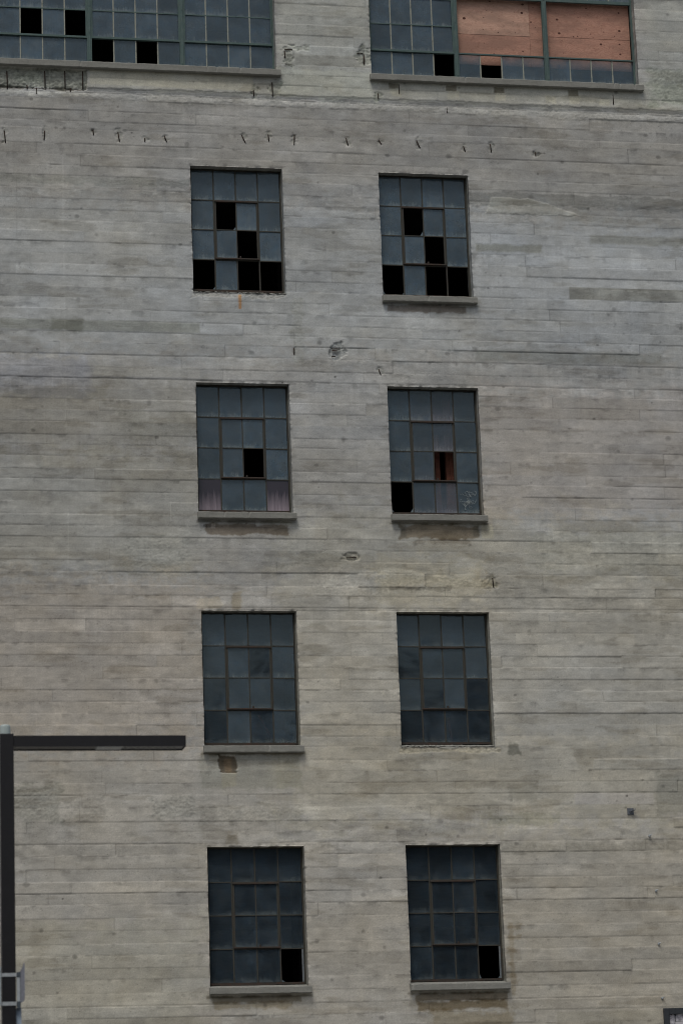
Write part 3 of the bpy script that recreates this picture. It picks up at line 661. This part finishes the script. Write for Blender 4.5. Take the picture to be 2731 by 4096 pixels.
# ---- the two wide windows
def wide(edges, pm, rows, miss, boarded, label, film):
    """edges: x of outer frame and mullions; rows: z of horizontal bars from the foot"""
    y0, y1 = SB-.012, SB+.025; z0 = ZB+.045; fr = MB(); ht = ZT+.004
    L, Rr = edges[0], edges[-1]
    fr.box(L-.004, L+.030, y0, y1, z0, ht); fr.box(Rr-.030, Rr+.004, y0, y1, z0, ht); fr.box(L+.03, Rr-.03, y0+.001, y1-.001, ht-.04, ht); fr.box(L+.03, Rr-.03, y0-.006, y1-.001, z0-.012, z0+.020)
    win = shift(fr.build('window', M['teal'], BD)); win['label'] = label
    for m in edges[1:-1]:
        mm = MB(); mm.box(m-.038, m+.038, y0-.022, y1, z0+.021, ht-.041); mm.box(m-.020, m+.020, y0-.034, y0-.022, z0+.023, ht-.043, .004)
        for k in range(6): zz = z0+.06+k*(ht-z0-.15)/5; mm.tube([(m, y0-.034, zz), (m, y0-.041, zz)], .008, 6)
        mm.build('mullion', M['teal'], win)
    glass = []; put = MB(); hz = MB()
    for k in range(len(edges)-1):
        a = edges[k]+(.030 if k == 0 else .038); b = edges[k+1]-(.030 if k == len(edges)-2 else .038)
        px = [a+(b-a)*i/4 for i in range(5)]; pz = [z0+.020]+[ZB+q for q in rows]
        brd = k in boarded
        if brd: pz[4] = ZB+zhd
        for j, z in enumerate(pz[1:]):
            if brd and j not in (0, 3): continue
            hb = .019 if (j in (0, 3) and not brd) else (.011 if j == 0 else (.026 if brd else .008))
            hz.box(a, b, y0-(.014 if hb > .01 else 0), y1-.008, z-hb, z+hb)
            if hb == .019: hz.box(a, b, y0-.022, y0-.0145, z-.015, z-.002)
        if not brd:   # operable light frame
            for xx in (a, b-.018): hz.box(xx, xx+.018, y0-.012, y0-.0015, pz[1]+.020, pz[4]-.020)
        for i in (1, 2, 3):
            put.box(px[i]-.009, px[i]+.009, y0+.001, y1-.010, pz[0], pz[1]-.012)
            if not brd: put.box(px[i]-.009, px[i]+.009, y0+.001, y1-.010, pz[1]+.02, pz[4]-.02)
            put.box(px[i]-.009, px[i]+.009, y0+.001, y1-.010, pz[4]+.027, ht-.041)
        for j in range(5):
            zt = pz[j+1] if j < 4 else ht-.04
            for i in range(4):
                if (k, j, i) in miss or (brd and j in (1, 2, 3)): continue
                glass.append((px[i]-.002, px[i+1]+.002, pz[j]-.002, zt+.002, y0+.012, (film*.92 if brd else film)*random.uniform(.85, 1.15), 0))
    put.build('muntins', M['putty'], win); hz.build('transom_bars', M['teal'], win); glass_mesh(glass, win)
    sill_obj(L-.035, Rr+.06, ZB+.002, .105, win, .085, len(edges)); MB().box(L-.01, Rr+.01, .152, .30, ZB-.002, z0-.013).build('inner_curb', M['sill'], win)
    return win
me_ = [P(364-3*371+0, 253)[0]]
mA = [xa0, xa0+(P(736, 265)[0]-xa0)/3*1, 0, P(364, 253)[0], P(736, 265)[0], xa1]
pit = P(736, 265)[0]-P(364, 253)[0]
eA = [xa0, P(364, 253)[0]-pit, P(364, 253)[0], P(736, 266)[0], xa1]
rw = [.052+.455, .52+.455, .975+.455, 1.43+.48]
z_t, _z = P(497, 128)[1]-.055, 0
rw = [P(497, 128)[1]-ZB-.060]; rw += [rw[0]+.465, rw[0]+.93, rw[0]+1.395]; zhd = P(2350, 8, .13)[1]-ZB
wA = wide(eA, 4, rw, {(1, 1, 1), (1, 1, 3), (2, 0, 0), (2, 0, 2)}, (), 'wide blue-green steel window cut by the left edge of the picture', .66)
eB = [xb0, P(1837, 312)[0], P(2198, 330)[0], xb1]
wB = wide(eB, 4, rw, {(0, 0, 3), (1, 0, 1)}, (1, 2), 'wide window with two bays boarded in reddish plywood', .60)
# plywood behind the second window
yP = SB+.075; zpb = P(1900, 258, yP)[1]; zpt = ZB+zhd+.03; ztop = zpt
bx = [eB[1]-.01, P(2115, 100, yP)[0], eB[2], eB[3]-.03]; zmid = P(1900, 137, yP)[1]; zmid2 = P(2300, 152, yP)[1]
knm = mat_plain('plywood_knot', (.085, .030, .020), .8, .3, 60); M['ply2'] = mat_plywood('pale_plywood', (.60, .38, .285), (.46, .25, .18))
KN = [(1855, 73, 13), (2085, 52, 11), (2088, 18, 11), (2122, 88, 8), (2226, 78, 11), (2235, 133, 11), (2475, 124, 11), (2402, 177, 11), (2476, 177, 8), (2479, 217, 9), (1957, 5, 7), (2342, 34, 6), (2472, 52, 8), (1975, 217, 10),
      (1932, 70, 5), (1931, 118, 4), (1991, 130, 6), (2059, 131, 5), (2050, 87, 4), (1935, 172, 5), (2413, 128, 5), (2344, 116, 4), (2360, 136, 5), (2292, 147, 7), (2308, 145, 6), (2246, 163, 5), (2090, 205, 7), (1945, 42, 4), (1965, 50, 3), (2140, 110, 4), (2130, 30, 5), (2310, 70, 4), (2252, 212, 4), (2370, 150, 4), (2456, 145, 5)]
for (a, b, c, d, dy) in ((bx[0], bx[1]-.002, zmid+.002, zpt, 0), (bx[0], bx[1]-.002, zpb, zmid-.002, .003), (bx[1]+.002, bx[2]-.003, zmid-.05+.002, zpt, .006), (bx[1]+.002, bx[2]-.003, zpb, zmid-.05-.002, .004),
                         (bx[2]+.003, bx[3], zmid2+.002, zpt, .002), (bx[2]+.003, bx[3], zpb-.01, zmid2-.002, .005)):
    pb = MB().box(a, b, yP+dy, yP+dy+.016, c, d); nf = len(pb.f); nails = []
    for (kx, ky, kr) in KN:
        xk, zk = P(kx, ky, yP)
        if a < xk < b and c < zk < d:
            for rad, yy in ((kr*.0021, .0006),): pb.prism([(xk+rad*math.cos(q_*.449), zk+rad*.78*math.sin(q_*.449)) for q_ in range(14)], lambda p, q, t: (p, t, q), yP+dy-yy, yP+dy)
    light = a < bx[1]-.1 and c > zmid
    o = pb.build('plywood_board', M['ply2'] if light else M['ply'], wB); o.data.materials.append(knm)
    for p_ in o.data.polygons:
        if p_.index >= nf: p_.material_index = 1

# ------------------------------------------------------------------ reinforcing bars, anchors
def bar(pts, rad=.0085):
    shift(MB().tube(pts, rad, 6).build('exposed_rebar', M['rebar'], BD, True))
for (x, y0, y1, t) in STUBS:
    a, z1 = P(x, y0); _, z0 = P(x, y1); L = z1-z0; bar([(a-t*L*1.5, .000, z1), (a-t*L*.3, -.004, (z0+z1)/2), (a+t*L*1.2, .000, z0)], .0085)
for (x, y0, y1) in ((29, 284, 356), (180, 284, 352), (260, 284, 356), (331, 286, 357), (147, 352, 376), (282, 352, 368), (109, 340, 356), (1088, 330, 386), (1014, 360, 385), (1138, 203, 232), (1454, 217, 258), (1594, 338, 374), (1511, 374, 395), (1786, 430, 452), (2449, 379, 418)):
    a, z1 = P(x, y0); _, z0 = P(x, y1); bar([(a, -.001, z1), (a+.004, .002 if x > 400 else .006, (z0+z1)/2), (a+.002, -.002, z0)], .0095 if x < 400 else .008)
for (x0, x1, y) in ((1138, 1170, 198), (1427, 1451, 213), (1326, 1360, 1396), (1327, 1348, 1403), (1325, 1342, 1426), (1384, 1424, 2229)):
    a, z = P(x0, y); b_, z2 = P(x1, y+1); bar([(a, -.002, z), ((a+b_)/2, -.006, (z+z2)/2+.002), (b_, -.002, z2)], .0075)
def anchor(px_, py_, s, big=False):
    x, z = P(px_, py_); m = MB()
    if big: m.box(x-.05, x+.05, -.014, -.002, z-.05, z+.05, .003)
    m.tube([(x, 0, z), (x, -.03*s, z)], .022*s, 10); m.tube([(x, -.03*s, z), (x+.03*s, -.055*s, z+.015*s)], [.012*s, .009*s], 8)
    if big: m.tube([(x+.01, -.02, z-.02), (x+.06, -.05, z+.02), (x+.07, -.03, z+.04)], .008, 6)
    shift(m.build('wall_anchor', M['silver'] if not big else mat_metal('dull_zinc', (.12, .135, .155), (.06, .07, .08)), BD))
anchor(2519, 3246, 1, True)
for (x, y) in ((2595, 3343), (2621, 3563), (2632, 3775), (2646, 3992)): anchor(x, y, .8)

# ------------------------------------------------------------------ timbers standing inside
wood = mat_metal('reddish_timber', (.17, .065, .040), (.10, .038, .025), .4, .65, .85, 10)
def timber(name, pts, w, d, label):
    o = MB(); a, b = Vector(pts[0]), Vector(pts[1]); dr_ = (b-a).normalized(); sx = Vector((0, 1, 0)).cross(dr_).normalized()*w/2; dy = Vector((0, d, 0))
    o.v = [tuple(q) for q in (a-sx, a+sx, a+sx+dy, a-sx+dy, b-sx, b+sx, b+sx+dy, b-sx+dy)]; o.f = [(0,3,2,1),(4,5,6,7),(0,1,5,4),(1,2,6,5),(2,3,7,6),(3,0,4,7)]
    z = min(a.z, b.z); ob = o.build(name, wood); ob.data.transform(Matrix.Translation((-a.x, -a.y, -z))); ob.location = (a.x, a.y, z); return tag(ob, label, 'timber', 'timbers behind the windows')
def PY(x, y, Y): a, b = P(x, y, Y); return a, b
a, zt = PY(1785, 1560, .33); timber('timber_post', [(a-.01, .33, 11.30), (a-.01, .33, 14.75)], .105, .10, 'upright brown timber post seen through the broken pane of the scribbled window')
a, _z = PY(1750, 1800, .34); timber('timber_post', [(a-.01, .36, 11.30), (a-.01, .36, 14.0)], .075, .10, 'darker timber at the left side of the upright post behind the scribbled window')
a, z1 = PY(1800, 1790, .31); b_, z0 = PY(1816, 1925, .31); k = (b_-a)/(z1-z0); timber('timber_plank', [(b_+k*(z0-11.3)-.01, .31, 11.30), (a-.03, .31, z1+.35)], .075, .02, 'leaning brown plank at the right side of the upright post')
a, z1 = PY(1035, 2860, .32); b_, z0 = PY(1085, 2950, .32); k = (b_-a)/(z1-z0); timber('timber_plank', [(b_+k*(z0-7.70), .32, 7.70), (a, .32, z1)], .035, .02, 'thin slanting stick behind the bottom panes of the third row left window')
a, z1 = PY(1790, 2870, .32); b_, z0 = PY(1808, 2965, .32); k = (b_-a)/(z1-z0); timber('timber_plank', [(b_+k*(z0-7.70), .32, 7.70), (a, .32, z1)], .04, .02, 'thin steep stick behind the bottom panes of the third row right window')

# ------------------------------------------------------------------ framed notice board, lower right corner
x0, z1 = P(2653, 4033, -.05); PB = empty('notice_board', (x0+.6, 0, z1-1.5)); tag(PB, 'dark framed board of torn pale posters at the lower right corner of the wall', 'notice board')
def loc(o, e): o.location = tuple(-v for v in e.location); return o
x1, z0 = x0+1.3, z1-1.5; fm = MB(); t_ = .085
fm.box(x0, x0+t_, -.05, -.003, z0, z1, .004); fm.box(x1-t_, x1, -.05, -.003, z0, z1, .004); fm.box(x0+t_, x1-t_, -.048, -.003, z1-t_, z1); fm.box(x0+t_, x1-t_, -.048, -.003, z0, z0+t_)
loc(fm.build('frame', mat_plain('dark_painted_frame', (.030, .036, .042), .6, .2), PB), PB)
loc(MB().box(x0+t_, x1-t_, -.012, -.004, z0+t_, z1-t_).build('backing', mat_plain('backing_board', (.04, .05, .055), .7), PB), PB)
pp = mat_poster(); rg = random.Random(3)
def sheet(a, b, c, d, y, m):
    poly = []; n = 9
    for k in range(n): poly.append((a+(b-a)*k/n+rg.uniform(-.006, .006), c+rg.uniform(-.008, .008)))
    for k in range(n): poly.append((b+rg.uniform(-.008, .008), c+(d-c)*k/n))
    for k in range(n): poly.append((b-(b-a)*k/n, d+rg.uniform(-.010, .010)))
    for k in range(n): poly.append((a+rg.uniform(-.008, .008), d-(d-c)*k/n))
    loc(MB().prism(poly, lambda p, q, t: (p, t, q), y, y-.0015).build('poster', m, PB), PB)
white = mat_plain('faded_white_paper', (.50, .50, .52), .7, .08, 9)
sheet(x0+t_+.005, x0+t_+.085, z0+.2, z1-t_-.012, -.014, pp); sheet(x0+t_+.105, x1-t_-.03, z1-t_-.11, z1-t_+.0-.004, -.015, pp); sheet(x0+t_+.10, x1-t_-.05, z0+.5, z1-t_-.118, -.018, white)

# ------------------------------------------------------------------ street lamp in front
DY = -14.0
def Q(px_, py_, Y=DY): a, b = P(px_, py_, Y); return a, b
xl, zt = Q(2, 2934); xr, _z = Q(56, 2934); LP = empty('street_lamp', ((xl+xr)/2, DY, 0.0))
tag(LP, 'black square post street lamp with a flat arm reaching right in front of the wall', 'street lamp')
xl2, _z = Q(-1, 4050); xr2, _z = Q(58, 4050); wP = xr-xl
pm = MB(); pm.box(xl, xr, DY, DY+wP, .0, zt, .004); loc(pm.build('pole', M['black'], LP), LP)
loc(MB().box(xl-.12, xr+.12, DY-.12, DY+wP+.12, .0, .025, .004).build('base_plate', M['black'], LP), LP)
cp_ = MB(); xc = (Q(3, 2920)[0]+Q(46, 2920)[0])/2; rc = (Q(46, 2920)[0]-Q(3, 2920)[0])/2; zc = Q(20, 2896)[1]; yc = DY+wP/2
cp_.tube([(xc, yc, zt-.003), (xc, yc, zc-.018), (xc, yc, zc-.006), (xc, yc, zc)], [rc, rc, rc*.93, rc*.78], 20)
loc(cp_.build('photocell_cap', mat_plain('frosted_plastic_cap', (.42, .50, .49), .4, .05), LP, False), LP)
xe, ze = Q(744, 2944); ztA = Q(58, 2939)[1]; zbA = Q(58, 2983)[1]; DPT = .27; dzr = .0
arm = MB(); t_ = .008; ya, yb = DY+.002, DY+DPT
# open-bottomed channel: front, back, top, end; shallow underside
x0a = xr+.003; zT = (ztA+ze)/2; zB_ = (zbA+Q(744, 2988)[1])/2
arm.box(x0a, xe, ya, ya+t_, zB_, zT); arm.box(x0a, xe, yb-t_, yb, zB_, zT); arm.box(x0a, xe, ya+t_, yb-t_, zT-t_, zT-.0005); arm.box(xe-t_, xe-.0005, ya+t_, yb-t_, zB_, zT-t_-.0005)
xm = Q(385, 2990)[0]; arm.box(x0a, xm, ya+t_, yb-t_, zB_+.010, zB_+.016)
loc(arm.build('arm', M['black'], LP), LP)
lens = MB(); lens.box(xm+.004, xe-.012, ya+t_+.001, yb-t_-.001, zB_+.012, zB_+.020)
for k in range(9):
    a = xm+.30+k*(xe-xm-.36)/9; 
    for rr_ in (0, 1): lens.box(a+.01, a+(xe-xm-.36)/9-.02, ya+.05+rr_*.10, ya+.11+rr_*.10, zB_+.006, zB_+.0115)
lo = loc(lens.build('light_panel', mat_plain('grey_diffuser', (.16, .17, .18), .35, .25, 12), LP), LP)
loc(MB().box(xm+.02, xm+.28, ya+.03, yb-.03, zB_+.004, zB_+.0115).build('lens', mat_plain('pale_diffuser', (.34, .37, .39), .35, .1, 12), LP), LP)
bt = MB(); xq, zq = Q(134, 2934, DY+.1); bt.tube([(xq, DY+.1, zT), (xq, DY+.1, zT+.018)], .006, 8); loc(bt.build('bolt', M['silver'], LP), LP)

# signs strapped to the post
def strap(e, z0, z1):
    m = MB(); m.box(xl-.006, xr+.006, DY-.007, DY-.001, z0, z1, .001); m.box(xr+.001, xr+.007, DY, DY+wP, z0, z1); m.box(xl-.007, xl-.001, DY, DY+wP, z0, z1); m.box(xl-.006, xr+.006, DY+wP+.001, DY+wP+.007, z0, z1); return loc(m.build('strap', M['silver'], e), e)
s1 = Q(30, 3893)[1]; s2 = Q(30, 3907)[1]; s3 = Q(30, 4008)[1]; s4 = Q(30, 4023)[1]
SG = empty('street_sign', (xr+.03, DY, s3-.2)); tag(SG, 'pale metal sign panel seen edge-on, strapped to the right side of the black lamp post', 'sign')
strap(SG, s2, s1); strap(SG, s4, s3)
pale = mat_metal('pale_sign_metal', (.30, .31, .36), (.24, .26, .30), .4, .7, .5, 6)
cx0 = xr+.010; cx1 = cx0+(Q(73, 4000)[0]-Q(61, 4000)[0])
loc(MB().box(cx0, cx1, DY-.004, DY+.03, s4+.005, s2-.004).build('back_channel', mat_plain('bright_channel', (.42, .47, .50), .4), SG), SG)
for (a, b) in ((s2-.003, s1+.01), (s4-.03, s3+.004)): loc(MB().box(cx0, cx1+.006, DY-.009, DY+.04, a, b, .002).build('clamp', mat_plain('dark_clamp', (.07, .09, .11), .5), SG), SG)
zt1, zb1_ = Q(90, 3856)[1], Q(90, 4020)[1]; xsn = Q(76, 3950)[0]; xfn = Q(93, 3950)[0]
# panel: a plate running away from and towards the street, turned a little so its back shows
def pf(a, b, t):   # a 0..1 along the plate, b = z
    return (xsn+(xfn-xsn)*a+t, DY-.02+.30*(1-a)-.15, b)
poly = [(0, zb1_+.05), (.12, zb1_+.01), (.9, zb1_+.03), (1, zb1_+.09), (1, zt1-.01), (.93, zt1), (.8, zt1-.03), (.15, zt1-.10), (0, zt1-.14)]
loc(MB().prism(poly, pf, 0, .004).build('panel', pale, SG), SG)
SH = empty('street_sign', (xr+.05, DY+.05, s4-.7)); tag(SH, 'light blue speckled sign plate lowest on the right side of the lamp post', 'sign')
q0, q1 = Q(61, 4060)[0], Q(89, 4060)[0]; zt2 = Q(70, 4030)[1]
t = NT('pale_blue_speckled'); g = t.n('ShaderNodeNewGeometry').outputs['Position']; blue = t.done(t.bsdf(t.mix(t.mapr(t.noise(g, 45, 3), .64, .68, 0, 1), C(.42, .52, .62), C(.06, .07, .09)), .5))
loc(MB().prism([(q0, zt2-.75), (q1, zt2-.75), (q1, zt2), (q1-.02, zt2+.012), (q0, zt2-.015)], lambda a, b, t: (a, t, b), DY+.05, DY+.054).build('plate', blue, SH), SH)
loc(MB().box(q0-.004, q0+.02, DY+.02, DY+.049, zt2-.3, zt2-.1).build('bracket', M['silver'], SH), SH)
SI = empty('street_sign', (xl-.1, DY, s3-.2)); tag(SI, 'sign strapped on the left of the lamp post, only its pale edge inside the picture', 'sign')
ze1, ze2 = Q(2, 3862)[1], Q(2, 4026)[1]; xi = Q(5.5, 3950, DY-.03)[0]
loc(MB().prism([(xi-.02, ze2), (xi, ze2+.02), (xi, ze1-.02), (xi-.02, ze1), (xi-.42, ze1), (xi-.44, ze1-.02), (xi-.44, ze2+.02), (xi-.42, ze2)], lambda a, b, t: (a, t, b), DY-.03, DY-.026).build('panel', mat_plain('sign_face_pale', (.36, .42, .43), .5), SI), SI)
loc(MB().box(xi-.30, xi-.25, DY-.025, DY+.03, ze2+.05, ze1-.05).build('bracket', M['silver'], SI), SI)

# ------------------------------------------------------------------ ground and street
gm = mat_concrete('asphalt', (.05, .05, .052), .2, 6); pv = mat_concrete('pavement_concrete', (.24, .235, .22))
tag(link('ground', [(-700, -700, -.16), (700, -700, -.16), (700, 700, -.16), (-700, 700, -.16)], [(0, 1, 2, 3)], gm), kind='structure')
tag(MB().box(-60, 60, -15.5, -.06, -.155, 0, .02).build('pavement', pv), kind='structure')
tag(MB().box(-60, 60, -56, -46.0, -.155, -.01).build('far_pavement', pv), kind='structure')
# warehouse across the street (behind the camera): it is what the lower panes mirror
OB = empty('warehouse_building', (-8, -64, 0)); tag(OB, 'brick warehouse standing across the street, mirrored in the lowest panes', 'building')
brick = mat_concrete('dull_brick', (.075, .062, .055), .2, 4); dk = mat_plain('dark_window', (.02, .022, .025), .3)
ob = MB(); hts = [(-60, -38, 19.5), (-38, -24, 22.5), (-24, -6, 20.5), (-6, 12, 17.8), (12, 30, 21), (30, 60, 18.5)]
for (a, b, h) in hts: ob.box(a, b, -76, -62, -.15, h)
loc(ob.build('wall', brick, OB), OB)
wn = MB()
for i in range(30):
    for j in range(5): wn.box(-58+i*3.9, -56+i*3.9, -61.99, -61.9, 1.5+j*3.3, 3.6+j*3.3)
loc(wn.build('windows', dk, OB), OB)

# ------------------------------------------------------------------ light
SUN_EL, SUN_AZ = R(52), R(-150)     # soft light from the street side, high
wd = bpy.data.worlds.new('World'); S.world = wd; wd.use_nodes = True; nt = wd.node_tree; nt.nodes.clear()
sk = nt.nodes.new('ShaderNodeTexSky'); sk.sky_type = 'NISHITA'; sk.sun_disc = False; sk.sun_elevation = SUN_EL
sk.air_density = 1.2; sk.dust_density = 5.0; sk.ozone_density = 1.5
bg = nt.nodes.new('ShaderNodeBackground'); bg.inputs[1].default_value = .10; wo = nt.nodes.new('ShaderNodeOutputWorld')
hs = nt.nodes.new('ShaderNodeHueSaturation'); hs.inputs['Saturation'].default_value = .62
nt.links.new(sk.outputs[0], hs.inputs['Color']); nt.links.new(hs.outputs[0], bg.inputs[0]); nt.links.new(bg.outputs[0], wo.inputs[0])
ld = bpy.data.lights.new('sun', 'SUN'); ld.energy = 1.3; ld.angle = R(16); ld.color = (1.0, .95, .88)
sun = bpy.data.objects.new('sun', ld); COL.objects.link(sun)
sd = Vector((-.35, -.75, 1.5)).normalized(); sun.rotation_euler = sd.to_track_quat('Z', 'Y').to_euler(); sun.location = (0, -20, 40)
sk.sun_elevation = math.asin(sd.z); sk.sun_rotation = math.atan2(sd.x, sd.y)
S.render.engine = 'CYCLES'; S.view_settings.view_transform = 'Standard'; S.view_settings.look = 'None'; S.view_settings.gamma = 1; S.view_settings.exposure = -.28
S.cycles.transparent_max_bounces = 12; S.cycles.max_bounces = 6; S.cycles.pixel_filter_type = 'BLACKMAN_HARRIS'; S.cycles.filter_width = 1.05
S.render.resolution_x = 682; S.render.resolution_y = 1024
